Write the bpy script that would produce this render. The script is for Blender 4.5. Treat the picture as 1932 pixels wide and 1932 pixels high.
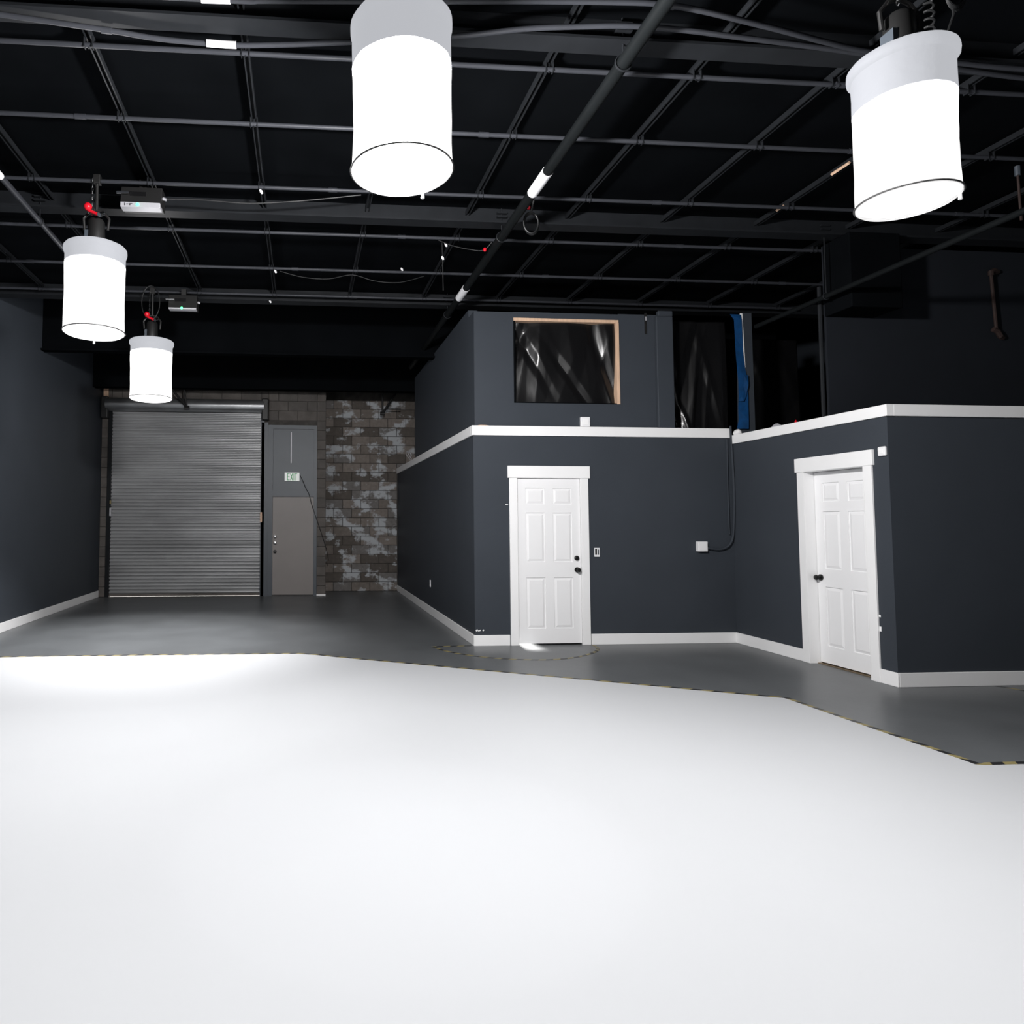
import bpy, bmesh, math, random
from mathutils import Vector, Matrix

random.seed(7)
for o in list(bpy.data.objects):
    bpy.data.objects.remove(o, do_unlink=True)
SC = bpy.context.scene
COL = SC.collection

# ------------------------------------------------------------------ camera
YAW, PITCH, ROLL = .0747, .0562, .0014
F, PX, PY, W = 1266.0, 665.0, 915.0, 1932.0
fw = Vector((math.sin(YAW) * math.cos(PITCH), math.cos(YAW) * math.cos(PITCH), math.sin(PITCH)))
rt = Vector((math.cos(YAW), -math.sin(YAW), 0))
up = rt.cross(fw)
rt, up = rt * math.cos(ROLL) + up * math.sin(ROLL), up * math.cos(ROLL) - rt * math.sin(ROLL)
cd = bpy.data.cameras.new('camera')
cam = bpy.data.objects.new('camera', cd)
COL.objects.link(cam)
cd.sensor_fit = 'HORIZONTAL'
cd.sensor_width = 36.0
cd.lens = F / W * 36.0
cd.shift_x = (W / 2 - PX) / W
cd.shift_y = -(W / 2 - PY) / W
cd.clip_start = .02
cam.matrix_world = Matrix(((rt.x, up.x, -fw.x, 0), (rt.y, up.y, -fw.y, 0), (rt.z, up.z, -fw.z, 1.49), (0, 0, 0, 1)))
SC.camera = cam

# ------------------------------------------------------------------ world, exposure, lamp strengths
world = bpy.data.worlds.new('world')
SC.world = world
world.use_nodes = True
world.node_tree.nodes['Background'].inputs[0].default_value = (.75, .85, 1, 1)
world.node_tree.nodes['Background'].inputs[1].default_value = 0.0
SC.view_settings.view_transform = 'Standard'
SC.view_settings.look = 'None'
SC.view_settings.gamma = 1
SC.view_settings.use_curve_mapping = False
SC.view_settings.exposure = 0.2
# per lantern: power of the bulb (all round), power of the downward beam, glow of the sheer cloth
LAMPS = {'centre': (1850.0, 0.0, 2.6), 'right': (60.0, 260.0, 1.45), 'left': (190.0, 640.0, 2.6), 'small': (80.0, 2700.0, 2.6)}
LAMP_TOP = .46


def area(name, loc, target, size, size_y, power, color=(1, 1, 1)):
    l = bpy.data.lights.new(name, 'AREA')
    l.shape = 'RECTANGLE'
    l.size, l.size_y, l.energy, l.color = size, size_y, power, color
    o = bpy.data.objects.new(name, l)
    COL.objects.link(o)
    o.location = loc
    o.rotation_euler = (Vector(target) - Vector(loc)).to_track_quat('-Z', 'Y').to_euler()
    return o


# daylight that leaks under the roller door and under the white door
area('daylight_outside_shutter', (-2.4, 15.6, 1.6), (-2.4, 14.0, 0), 3.4, 1.0, 400, (1, .93, .86))
leak = area('daylight_behind_door', (2.76, 9.6, .10), (2.76, 8.1, .012), .10, .05, 6, (1, .98, .95))
leak.data.spread = math.radians(10)


# ------------------------------------------------------------------ materials
def lin(c):
    return tuple((v / 12.92 if v <= .04045 else ((v + .055) / 1.055) ** 2.4) for v in c)


def mat(name, col, rough=.6, metal=0., spec=.5, var=0., vscale=3., bump=0., bscale=60., emit=None, estr=0., stretch=None):
    m = bpy.data.materials.new(name)
    m.use_nodes = True
    nt = m.node_tree
    b = nt.nodes['Principled BSDF']
    b.inputs['Base Color'].default_value = (*col, 1)
    b.inputs['Roughness'].default_value = rough
    b.inputs['Metallic'].default_value = metal
    b.inputs['Specular IOR Level'].default_value = spec
    if var or bump:
        tc = nt.nodes.new('ShaderNodeNewGeometry')
        src = tc.outputs['Position']
        if stretch:
            mp = nt.nodes.new('ShaderNodeMapping')
            mp.inputs['Scale'].default_value = stretch
            nt.links.new(src, mp.inputs['Vector'])
            src = mp.outputs['Vector']
    if var:
        n = nt.nodes.new('ShaderNodeTexNoise')
        n.inputs['Scale'].default_value = vscale
        n.inputs['Detail'].default_value = 5
        nt.links.new(src, n.inputs['Vector'])
        r = nt.nodes.new('ShaderNodeMapRange')
        r.inputs['From Min'].default_value = .3
        r.inputs['From Max'].default_value = .7
        r.inputs['To Min'].default_value = 1 - var
        r.inputs['To Max'].default_value = 1 + var
        nt.links.new(n.outputs['Fac'], r.inputs['Value'])
        mx = nt.nodes.new('ShaderNodeVectorMath')
        mx.operation = 'SCALE'
        mx.inputs[0].default_value = col
        nt.links.new(r.outputs['Result'], mx.inputs['Scale'])
        nt.links.new(mx.outputs['Vector'], b.inputs['Base Color'])
    if bump:
        n2 = nt.nodes.new('ShaderNodeTexNoise')
        n2.inputs['Scale'].default_value = bscale
        n2.inputs['Detail'].default_value = 3
        nt.links.new(src, n2.inputs['Vector'])
        bp = nt.nodes.new('ShaderNodeBump')
        bp.inputs['Strength'].default_value = bump
        bp.inputs['Distance'].default_value = .01
        nt.links.new(n2.outputs['Fac'], bp.inputs['Height'])
        nt.links.new(bp.outputs['Normal'], b.inputs['Normal'])
    if emit:
        b.inputs['Emission Color'].default_value = (*emit, 1)
        b.inputs['Emission Strength'].default_value = estr
    return m


M = {}
M['floor'] = mat('grey_concrete_paint', (.096, .102, .107), .36, spec=.35, var=.12, vscale=1.6, bump=.05, bscale=25)
M['white_floor'] = mat('white_studio_floor', (.475, .486, .50), .55, spec=.15, var=.012, vscale=.8)
M['wall'] = mat('charcoal_wall_paint', (.042, .0485, .0585), .5, spec=.13, var=.04, vscale=2, bump=.06, bscale=90)
M['wall_dark'] = mat('dark_loft_charcoal', (.014, .016, .02), .6, spec=.15, var=.05)  # darker tone of the wall charcoal, used on the set-back loft wall
M['black'] = mat('black_ceiling_paint', (.0035, .004, .0047), .8, spec=0.0, var=.15, vscale=2)
M['black_steel'] = mat('black_painted_steel', (.0125, .0138, .0158), .5, spec=.12, var=.12, vscale=6)
M['pipe'] = mat('grey_painted_conduit', (.032, .034, .04), .45, spec=.22, var=.1, vscale=5)
M['main_pipe'] = mat('black_painted_pipe', (.0055, .0065, .007), .5, spec=.1, var=.1, vscale=5)
M['white'] = mat('white_trim_paint', (.84, .84, .84), .42, spec=.4, var=.01, vscale=4)
M['door'] = mat('white_door_paint', (.82, .82, .825), .4, spec=.4)
M['knob'] = mat('black_door_hardware', (.006, .006, .006), .35)
M['hinge'] = mat('brass_hinge', (.35, .27, .18), .4, metal=.8)
M['shutter'] = mat('galvanised_shutter', (.36, .365, .37), .42, metal=.35, var=.22, vscale=1.6, stretch=(.45, 1, 1.5))
M['hood'] = mat('galvanised_hood', (.33, .34, .35), .32, metal=.8, var=.15, vscale=3)
M['iron'] = mat('black_iron', (.01, .01, .01), .5)
M['brown_jamb'] = mat('brown_grey_block', (.13, .115, .105), .8, var=.25, vscale=3, bump=.2, bscale=50)
M['mortar'] = mat('dark_mortar', (.055, .05, .046), .9, var=.3, vscale=8)
M['blue_frame'] = mat('blue_grey_frame_paint', (.055, .066, .08), .45, var=.06)
M['brown_door'] = mat('taupe_door_paint', (.22, .2, .19), .5, var=.05, vscale=1.5)
M['chrome'] = mat('chrome', (.8, .8, .8), .18, metal=1)
M['wood'] = mat('raw_pine', (.62, .42, .29), .6, var=.15, vscale=4, stretch=(6, 6, 1))
M['plastic'] = mat('black_plastic_sheet', (.006, .006, .0065), .27, spec=.5, var=.1)
M['plastic_white'] = mat('white_plastic', (.8, .8, .81), .4)
M['sleeve'] = mat('white_paper_sleeve', (.8, .8, .82), .6, var=.08, vscale=30)
M['blue_tape'] = mat('blue_masking_tape', (.0, .045, .15), .6, var=.25, vscale=12)
M['tape_y'] = mat('yellow_hazard_tape', (.24, .2, .085), .5)
M['tape_k'] = mat('black_hazard_tape', (.015, .015, .016), .45)
M['red'] = mat('red_plastic', (.6, .008, .02), .3)
M['rust'] = mat('rusty_iron', (.02, .009, .007), .8, var=.3, vscale=15)
M['silver'] = mat('silver_face_plate', (.5, .5, .53), .4, metal=.3)
M['cord'] = mat('black_rubber_cord', (.008, .0085, .009), .5)
M['led'] = mat('green_led', (.05, .6, .2), .3, emit=(.1, 1, .35), estr=3)
M['sign_white'] = mat('sign_white', (.75, .76, .74), .4, emit=(.85, .9, .85), estr=.18)
M['sign_green'] = mat('sign_green', (.04, .33, .1), .4)


def cloth_mat(name, glow, open_=.6):
    # sheer white cloth: part of the light goes straight through the weave
    m = mat(name, (.02, .02, .02), .9, spec=0, bump=.6, bscale=14, emit=(1, .985, .985), estr=glow)
    nt = m.node_tree
    out = nt.nodes['Material Output']
    tr = nt.nodes.new('ShaderNodeBsdfTransparent')
    mx = nt.nodes.new('ShaderNodeMixShader')
    mx.inputs[0].default_value = open_
    nt.links.new(nt.nodes['Principled BSDF'].outputs[0], mx.inputs[1])
    nt.links.new(tr.outputs[0], mx.inputs[2])
    nt.links.new(mx.outputs[0], out.inputs['Surface'])
    return m


for _k, (_p, _d, _g) in LAMPS.items():
    M['cloth_' + _k] = cloth_mat('sheer_lit_cloth_' + _k, _g)
    M['base_cloth_' + _k] = cloth_mat('thicker_lit_cloth_' + _k, _g * .9, .45)
M['lamp_top'] = mat('glowing_upper_cloth', (.05, .052, .058), .8, emit=(.92, .94, 1), estr=LAMP_TOP, bump=.3, bscale=18)  # emission stands in for bounced light; no bulb lights this band from inside
M['wire'] = mat('dark_rim_wire', (.03, .03, .03), .5)

# block wall: brown-grey blocks with worn white paint left on them
def block_mat(name, col, amount):
    m = bpy.data.materials.new(name)
    m.use_nodes = True
    nt = m.node_tree
    b = nt.nodes['Principled BSDF']
    b.inputs['Roughness'].default_value = .85
    g = nt.nodes.new('ShaderNodeNewGeometry')
    mp = nt.nodes.new('ShaderNodeMapping')
    mp.inputs['Scale'].default_value = (2.3, 1, 2.9)
    nt.links.new(g.outputs['Position'], mp.inputs['Vector'])
    n = nt.nodes.new('ShaderNodeTexNoise')
    n.inputs['Scale'].default_value = 1.15
    n.inputs['Detail'].default_value = 7
    n.inputs['Roughness'].default_value = .62
    nt.links.new(mp.outputs['Vector'], n.inputs['Vector'])
    r = nt.nodes.new('ShaderNodeValToRGB')
    r.color_ramp.elements[0].position = amount
    r.color_ramp.elements[1].position = amount + .07
    nt.links.new(n.outputs['Fac'], r.inputs['Fac'])
    n2 = nt.nodes.new('ShaderNodeTexNoise')
    n2.inputs['Scale'].default_value = 14
    nt.links.new(g.outputs['Position'], n2.inputs['Vector'])
    r2 = nt.nodes.new('ShaderNodeMapRange')
    r2.inputs['To Min'].default_value = .7
    r2.inputs['To Max'].default_value = 1.3
    nt.links.new(n2.outputs['Fac'], r2.inputs['Value'])
    sc = nt.nodes.new('ShaderNodeVectorMath')
    sc.operation = 'SCALE'
    sc.inputs[0].default_value = col
    nt.links.new(r2.outputs['Result'], sc.inputs['Scale'])
    mx = nt.nodes.new('ShaderNodeMix')
    mx.data_type = 'RGBA'
    nt.links.new(r.outputs['Color'], mx.inputs['Factor'])
    nt.links.new(sc.outputs['Vector'], mx.inputs['A'])
    mx.inputs['B'].default_value = (.40, .42, .44, 1)
    nt.links.new(mx.outputs['Result'], b.inputs['Base Color'])
    bp = nt.nodes.new('ShaderNodeBump')
    bp.inputs['Strength'].default_value = .4
    bp.inputs['Distance'].default_value = .01
    nt.links.new(n2.outputs['Fac'], bp.inputs['Height'])
    nt.links.new(bp.outputs['Normal'], b.inputs['Normal'])
    return m


BLOCKS = [block_mat('worn_block_brown', (.15, .13, .114), .52), block_mat('worn_block_dark', (.085, .073, .063), .545),
          block_mat('worn_block_tan', (.18, .156, .138), .51), block_mat('worn_block_grey', (.145, .136, .13), .5)]


# ------------------------------------------------------------------ mesh helpers
class MB:
    def __init__(self):
        self.v, self.f, self.mi = [], [], []

    def add(self, vs, fs, mi=0):
        k = len(self.v)
        self.v += [tuple(p) for p in vs]
        self.f += [tuple(i + k for i in q) for q in fs]
        self.mi += [mi] * len(fs)
        return self

    def box(self, lo, hi, mi=0):
        (a, b, c), (d, e, f) = lo, hi
        return self.add([(a, b, c), (d, b, c), (d, e, c), (a, e, c), (a, b, f), (d, b, f), (d, e, f), (a, e, f)],
                        [(3, 2, 1, 0), (4, 5, 6, 7), (0, 1, 5, 4), (1, 2, 6, 5), (2, 3, 7, 6), (3, 0, 4, 7)], mi)

    def frustum(self, lo, hi, inset, axis_y_front):
        # raised panel: back rect at lo..hi (x,z), front rect inset, towards y = axis_y_front
        (x0, y0, z0), (x1, _, z1) = lo, hi
        i = inset
        y = axis_y_front
        return self.add([(x0, y0, z0), (x1, y0, z0), (x1, y0, z1), (x0, y0, z1),
                         (x0 + i, y, z0 + i), (x1 - i, y, z0 + i), (x1 - i, y, z1 - i), (x0 + i, y, z1 - i)],
                        [(0, 1, 5, 4), (1, 2, 6, 5), (2, 3, 7, 6), (3, 0, 4, 7), (4, 5, 6, 7)])

    def prism(self, pts, z0, z1, mi=0):
        n = len(pts)
        vs = [(x, y, z0) for x, y in pts] + [(x, y, z1) for x, y in pts]
        fs = [tuple(range(n))[::-1], tuple(range(n, 2 * n))] + [(i, (i + 1) % n, n + (i + 1) % n, n + i) for i in range(n)]
        return self.add(vs, fs, mi)

    def tube(self, pts, r, n=10, cap=True, closed=False, mi=0):
        pts = [Vector(p) for p in pts]
        m = len(pts)
        vs = []
        prev = None
        for i, p in enumerate(pts):
            if closed:
                t = (pts[(i + 1) % m] - pts[i - 1]).normalized()
            else:
                t = (pts[min(i + 1, m - 1)] - pts[max(i - 1, 0)]).normalized()
            if prev is None:
                a = Vector((0, 0, 1)) if abs(t.z) < .9 else Vector((1, 0, 0))
                prev = t.cross(a).normalized()
            else:
                prev = (prev - t * prev.dot(t)).normalized()
            b = t.cross(prev)
            rr = r[i] if isinstance(r, (list, tuple)) else r
            for k in range(n):
                an = 2 * math.pi * k / n
                vs.append(p + prev * (rr * math.cos(an)) + b * (rr * math.sin(an)))
        fs = []
        for i in range(m if closed else m - 1):
            j = (i + 1) % m
            for k in range(n):
                l = (k + 1) % n
                fs.append((i * n + k, i * n + l, j * n + l, j * n + k))
        if cap and not closed:
            fs.append(tuple(range(n))[::-1])
            fs.append(tuple(range((m - 1) * n, m * n)))
        return self.add(vs, fs, mi)

    def lathe(self, prof, n=32, center=(0, 0, 0), wob=None, mi=0, capb=False, capt=False):
        vs, fs = [], []
        for i, (r, z) in enumerate(prof):
            for k in range(n):
                a = 2 * math.pi * k / n
                rr = r + (wob(a, z) if wob else 0)
                vs.append((center[0] + rr * math.cos(a), center[1] + rr * math.sin(a), center[2] + z))
        for i in range(len(prof) - 1):
            for k in range(n):
                l = (k + 1) % n
                fs.append((i * n + k, i * n + l, (i + 1) * n + l, (i + 1) * n + k))
        if capb:
            fs.append(tuple(range(n))[::-1])
        if capt:
            fs.append(tuple(range((len(prof) - 1) * n, len(prof) * n)))
        return self.add(vs, fs, mi)

    def mesh(self, name, mats, smooth=False):
        me = bpy.data.meshes.new(name)
        me.from_pydata(self.v, [], self.f)
        for m in (mats if isinstance(mats, (list, tuple)) else [mats]):
            me.materials.append(M[m] if isinstance(m, str) else m)
        for p, i in zip(me.polygons, self.mi):
            p.material_index = i
            p.use_smooth = smooth
        bm = bmesh.new()
        bm.from_mesh(me)
        bmesh.ops.recalc_face_normals(bm, faces=bm.faces)
        bm.to_mesh(me)
        bm.free()
        me.update()
        if smooth:
            try:
                me.set_sharp_from_angle(angle=math.radians(40))
            except Exception:
                pass
        return me

    def build(self, name, mats, parent=None, smooth=False, bevel=0):
        o = bpy.data.objects.new(name, self.mesh(name, mats, smooth))
        COL.objects.link(o)
        if parent is not None:
            o.parent = parent
        if bevel:
            b = o.modifiers.new('bevel', 'BEVEL')
            b.width = bevel
            b.segments = 2
            b.limit_method = 'ANGLE'
        return o


def tag(o, label=None, cat=None, group=None, kind=None):
    if label:
        o['label'] = label
    if cat:
        o['category'] = cat
    if group:
        o['group'] = group
    if kind:
        o['kind'] = kind
    return o


def thing(name, label, cat, loc=(0, 0, 0), rotz=0, group=None, kind=None):
    o = bpy.data.objects.new(name, None)
    o.empty_display_size = .1
    COL.objects.link(o)
    o.location = loc
    o.rotation_euler = (0, 0, rotz)
    if kind:
        tag(o, label, None, group, kind)
    else:
        tag(o, label, cat, group)
    return o


def struct(name, mb, m, label=None, smooth=False, bevel=0):
    return tag(mb.build(name, m, None, smooth, bevel), label, None, None, 'structure')


def B(lo, hi):
    return MB().box(lo, hi)


def copy_part(src, name, parent, loc):
    o = src.copy()
    o.name = name
    COL.objects.link(o)
    o.parent = parent
    o.location = loc
    return o


# ================================================================== STRUCTURE
XL, XS, YA, XR, YR = -4.06, 2.10, 8.10, 5.43, 5.82
XE, YBK, YF, YBR = 9.4, -5.0, 13.85, 14.70
ZC, ZH = 4.62, 5.3

struct('floor', B((XL - .2, YBK - .2, -.12), (XE + .2, 17.0, 0)), 'floor', 'grey painted concrete floor between the white floor and the walls')
wf = [(XL, YBK), (XE, YBK), (XE, 3.95), (4.19, 3.95), (4.13, 5.53), (.42, 7.53), (.19, 7.67), (-.05, 7.77), (-3.0, 7.80), (XL, 7.74)]
struct('floor_white', MB().prism(wf, 0, .003), 'white_floor', 'white painted studio floor filling the foreground')

struct('wall_left', B((XL - .2, YBK - .2, 0), (XL, YBR + .2, ZH)), 'wall', 'long charcoal wall along the left side')
struct('baseboard_left', B((XL, YBK, 0), (XL + .016, 13.83, .13)), 'white', 'white baseboard along the left charcoal wall', bevel=.004)
struct('wall_back', B((XL, YBK - .2, 0), (XE, YBK, ZH)), 'wall', 'charcoal wall behind the viewer')
struct('wall_right', B((XE, YBK - .2, 0), (XE + .2, YBR + .2, ZH)), 'wall', 'charcoal wall closing the right side')
struct('ceiling', B((XL, YBK, ZC), (XE, 9.05, ZC + .08)), 'black', 'black ceiling above the lighting grid')
c2 = MB().box((XL, 9.05, ZH), (XE, YBR + .2, ZH + .08)).box((XL, 8.99, ZC), (XE, 9.05, ZH + .08))
struct('ceiling_rear', c2, 'black', 'higher black ceiling bay in front of the roller door')

# --- office walls (lower storey)
w = MB().box((XS, YA, 0), (2.64, YA + .12, 2.58)).box((3.445, YA, 0), (XR + .12, YA + .12, 2.58)).box((2.64, YA, 2.05), (3.445, YA + .12, 2.58))
wof = struct('wall_office_front', w, 'wall', 'charcoal wall around the front white door')
struct('wall_office_side', B((XS, YA + .12, 0), (XS + .12, YBR, 2.58)), 'wall', 'charcoal side wall running back to the block wall')
w = MB().box((XR, YR, 0), (XR + .12, 6.09, 2.50)).box((XR, 6.87, 0), (XR + .12, YA, 2.50)).box((XR, 6.09, 2.05), (XR + .12, 6.87, 2.50))
wor = struct('wall_office_right', w, 'wall', 'charcoal wall around the right hand white door')
struct('wall_annex_front', B((XR + .12, YR, 0), (XE, YR + .12, 2.50)), 'wall', 'dark charcoal wall at the right edge')
# closet interiors so the doors close on rooms
struct('wall_office_inner', B((XS + .12, 11.2, 0), (XE, 11.3, 2.5)), 'wall')
struct('ceiling_office', MB().box((XS + .12, YA + .12, 2.46), (XE, YBR, 2.54)).box((XR + .12, YR + .12, 2.42), (XE, YA + .12, 2.48)), 'black', 'black loft deck on top of the offices')

# --- trims and baseboards
struct('trim_1', MB().box((XS - .022, YA - .022, 2.57), (XR - .012, YA + .05, 2.69)), 'white', 'white cap trim above the front white door', bevel=.004)
struct('trim_2', MB().box((XS - .022, YA + .05, 2.57), (XS + .05, 14.69, 2.69)), 'white', 'white cap trim receding along the office side wall', bevel=.004)
struct('trim_3', MB().box((XR - .022, YR - .022, 2.49), (XR + .05, YA - .03, 2.60)), 'white', 'white cap trim above the right hand door', bevel=.004)
struct('trim_4', MB().box((XR + .05, YR - .022, 2.49), (XE, YR + .05, 2.60)), 'white', 'white cap trim above the dark wall at the right edge', bevel=.004)
struct('baseboard_office_front', MB().box((XS - .016, YA - .016, 0), (2.533, YA, .13)).box((3.552, YA - .016, 0), (XR, YA, .13)), 'white', 'white baseboard on both sides of the front white door', bevel=.004)
struct('baseboard_office_side', B((XS - .016, YA, 0), (XS, 14.69, .13)), 'white', 'white baseboard along the receding office side wall', bevel=.004)
struct('baseboard_office_right', MB().box((XR - .016, YR - .016, 0), (XR, 6.0, .13)).box((XR - .016, 6.965, 0), (XR, YA - .016, .13)), 'white', 'white baseboard on both sides of the right hand door', bevel=.004)
struct('baseboard_annex', B((XR, YR - .016, 0), (XE, YR, .13)), 'white', 'white baseboard under the dark wall at the right edge', bevel=.004)


# --- panelled doors
def panel_door(name, label, loc, rotz, recess, knob_u, deadbolt, hinge_u, width=.80):
    """local x along the width, y into the wall (wall face y = 0), z up."""
    t = thing(name, label, None, loc, rotz, kind='structure')
    hw = width / 2
    y0 = recess
    b = MB().box((-hw + .004, y0 + .012, .02), (hw - .004, y0 + .042, 2.037))
    st = [(-hw + .004, -hw + .108), (-.054, .054), (hw - .108, hw - .004)]
    rows = [(.20, .82), (1.01, 1.615), (1.72, 1.92)]
    for a, c in st:
        b.box((a, y0, .02), (c, y0 + .014, 2.037))
    zr = [(.02, .20), (.82, 1.01), (1.615, 1.72), (1.92, 2.037)]
    for a, c in ((-hw + .108, -.054), (.054, hw - .108)):
        for z0, z1 in zr:
            b.box((a, y0, z0), (c, y0 + .014, z1))
    slab = b.build('door_slab', 'door', t)
    for a, c in ((-hw + .108, -.054), (.054, hw - .108)):
        for z0, z1 in rows:
            MB().frustum((a + .004, y0 + .012, z0 + .004), (c - .004, 0, z1 - .004), .032, y0 + .002).build('panel', 'door', slab)
    # casing and jamb
    ow = hw + .1
    MB().box((-ow, -.02, 0), (-hw - .005, .0, 2.05)).build('casing', 'white', t, bevel=.003)
    MB().box((hw + .005, -.02, 0), (ow, .0, 2.05)).build('casing', 'white', t, bevel=.003)
    MB().box((-ow - .02, -.028, 2.045), (ow + .02, .0, 2.195)).build('head_casing', 'white', t, bevel=.003)
    j = MB().box((-hw - .005, -.02, 0), (-hw, .12, 2.05)).box((hw, -.02, 0), (hw + .005, .12, 2.05)).box((-hw, -.02, 2.042), (hw, .12, 2.05))
    j.build('jamb', 'white', t)
    if recess > .05:
        MB().box((-hw, y0 - .03, 0), (hw, y0 + .06, .008)).build('threshold', 'hinge', t)
    # knob
    k = MB()
    pts = [(knob_u, y0, .914), (knob_u, y0 - .012, .914), (knob_u, y0 - .014, .914), (knob_u, y0 - .035, .914), (knob_u, y0 - .04, .914), (knob_u, y0 - .055, .914), (knob_u, y0 - .068, .914), (knob_u, y0 - .072, .914)]
    k.tube(pts, [.033, .033, .013, .012, .022, .029, .024, .01], 16)
    k.build('door_knob', 'knob', t, smooth=True)
    if deadbolt:
        MB().tube([(knob_u - .003, y0, 1.057), (knob_u - .003, y0 - .018, 1.057), (knob_u - .003, y0 - .026, 1.057)], [.031, .029, .02], 16).build('deadbolt', 'knob', t, smooth=True)
        MB().box((hw - .004, y0 - .003, .885), (hw + .003, y0 + .0, .945)).build('latch_plate', 'knob', t)
    for z in ((.27, 1.02, 1.79) if hinge_u else ()):
        MB().tube([(hinge_u, y0 - .006, z - .048), (hinge_u, y0 - .006, z + .048)], .007, 8).build('hinge', 'hinge', t)
    return t


panel_door('door_1', 'white six panel door with two black locks in the front office wall', (3.0425, YA, 0), 0, .004, .347, True, -.4)
panel_door('door_2', 'white six panel door set deep in the right hand office wall', (XR, 6.48, 0), -math.pi / 2, .10, -.335, False, None, .77)

# --- loft (upper storey)
ZL = 2.58
w = MB().box((2.13, 8.14, ZL), (2.635, 8.26, 4.14)).box((4.0, 8.14, ZL), (4.68, 8.26, 4.15)).box((2.635, 8.14, ZL), (4.0, 8.26, 2.99)).box((2.635, 8.14, 4.065), (4.0, 8.26, 4.145))
struct('wall_loft_front', w, 'wall', 'charcoal loft wall around the opening hung with black plastic')
w = MB()
pts = [(8.26, ZL), (12.55, ZL), (12.55, 4.25), (8.42, 4.24), (8.41, 4.14), (8.26, 4.14)]
n = len(pts)
w.add([(2.13, y, z) for y, z in pts] + [(2.25, y, z) for y, z in pts], [tuple(range(n)), tuple(range(n, 2 * n))[::-1]] + [(i, (i + 1) % n, n + (i + 1) % n, n + i) for i in range(n)])
struct('wall_loft_side', w, 'wall', 'dim charcoal loft wall receding above the office side wall')
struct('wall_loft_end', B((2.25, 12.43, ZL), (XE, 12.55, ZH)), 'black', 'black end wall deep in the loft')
struct('wall_loft_annex', B((5.52, 6.60, 2.485), (XE, 6.63, 4.44)), 'wall_dark', 'dark charcoal loft wall set back above the right edge')

# window opening in the loft front wall: raw wood on top and right, painted on the other sides
win = thing('window_1', 'square unglazed loft opening with raw wood on its top and right edges', None, (3.3175, 8.14, 2.99), kind='structure')
MB().box((-.6825, -.012, 1.04), (.6825, .115, 1.078)).build('frame_head', 'wood', win, bevel=.002)
MB().box((.645, -.012, 0), (.684, .115, 1.04)).build('frame_jamb', 'wood', win, bevel=.002)
MB().box((-.684, -.002, 0), (-.660, .115, 1.04)).build('frame_jamb', 'black', win)
MB().box((-.66, -.002, 0), (.645, .115, .012)).build('frame_sill', 'black', win)


def sheet(name, label, x0, x1, z0, z1, y, seed, amp, nu=90, nv=70):
    rnd = random.Random(seed)
    folds = [(rnd.uniform(0, 1), rnd.uniform(-.75, .75), rnd.uniform(.05, .17), rnd.uniform(.5, 1.3) * rnd.choice((-1, 1)), rnd.uniform(.1, .9)) for _ in range(15)]

    def h(u, v):
        s = .35 * math.sin(9 * u + 2.2 * math.sin(3 * v)) * .5
        for c, sl, wd, a, vc in folds:
            d = (u - c - sl * (v - vc) * .8)
            env = math.exp(-((v - vc) / .45) ** 2)
            s += a * max(0, 1 - abs(d) / wd) * env
        return s * amp
    mb = MB()
    vs = []
    for j in range(nv + 1):
        for i in range(nu + 1):
            u, v = i / nu, j / nv
            vs.append((x0 + (x1 - x0) * u, y + h(u, v), z0 + (z1 - z0) * v))
    fs = [(j * (nu + 1) + i, j * (nu + 1) + i + 1, (j + 1) * (nu + 1) + i + 1, (j + 1) * (nu + 1) + i) for j in range(nv) for i in range(nu)]
    mb.add(vs, fs)
    o = mb.build(name, 'plastic', None, smooth=True)
    s = o.modifiers.new('solid', 'SOLIDIFY')
    s.thickness = .002
    return tag(o, label, 'plastic sheet')


sheet('plastic_sheet', 'crumpled glossy black plastic hung inside the square loft opening', 2.655, 3.97, 2.992, 4.05, 8.20, 3, .03)
sheet('plastic_sheet', 'dark plastic curtain hanging between the loft wall and the blue taped post', 4.70, 5.59, 2.545, 4.16, 8.40, 11, .03)
sheet('plastic_sheet', 'added black sheet for the dark loft void right of the blue taped post', 5.66, 7.3, 2.545, 4.2, 9.3, 5, .02)  # added sheet, painting the darkness of the open loft interior

lc = MB().box((4.47, 8.08, 2.69), (4.69, 8.14, 4.12)).box((4.50, 8.08, 4.12), (4.69, 8.14, 4.19))
struct('wall_loft_column', lc, 'wall', 'boxed charcoal column at the right end of the loft wall', bevel=.01)
post = MB()
post.add([(5.60, 8.12, 2.485), (5.775, 8.12, 2.485), (5.775, 8.22, 2.485), (5.60, 8.22, 2.485), (5.655, 8.12, 4.20), (5.77, 8.12, 4.20), (5.77, 8.24, 4.20), (5.655, 8.24, 4.20)],
         [(3, 2, 1, 0), (4, 5, 6, 7), (0, 1, 5, 4), (1, 2, 6, 5), (2, 3, 7, 6), (3, 0, 4, 7)])
pt = thing('loft_post', 'charcoal loft post with a white edge strip beside the blue tape', 'post', (5.68, 8.18, 2.6))
po = post.build('post_body', 'wall', pt)
po.location = (-5.68, -8.18, -2.6)
ws = MB().add([(5.635, 8.108, 3.42), (5.662, 8.108, 3.42), (5.64, 8.108, 4.19), (5.612, 8.108, 4.19), (5.635, 8.12, 3.42), (5.662, 8.12, 3.42), (5.64, 8.12, 4.19), (5.612, 8.12, 4.19)],
              [(0, 1, 2, 3), (7, 6, 5, 4), (0, 4, 5, 1), (1, 5, 6, 2), (2, 6, 7, 3), (3, 7, 4, 0)]).build('edge_strip', 'white', pt)
ws.location = (-5.68, -8.18, -2.6)


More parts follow.
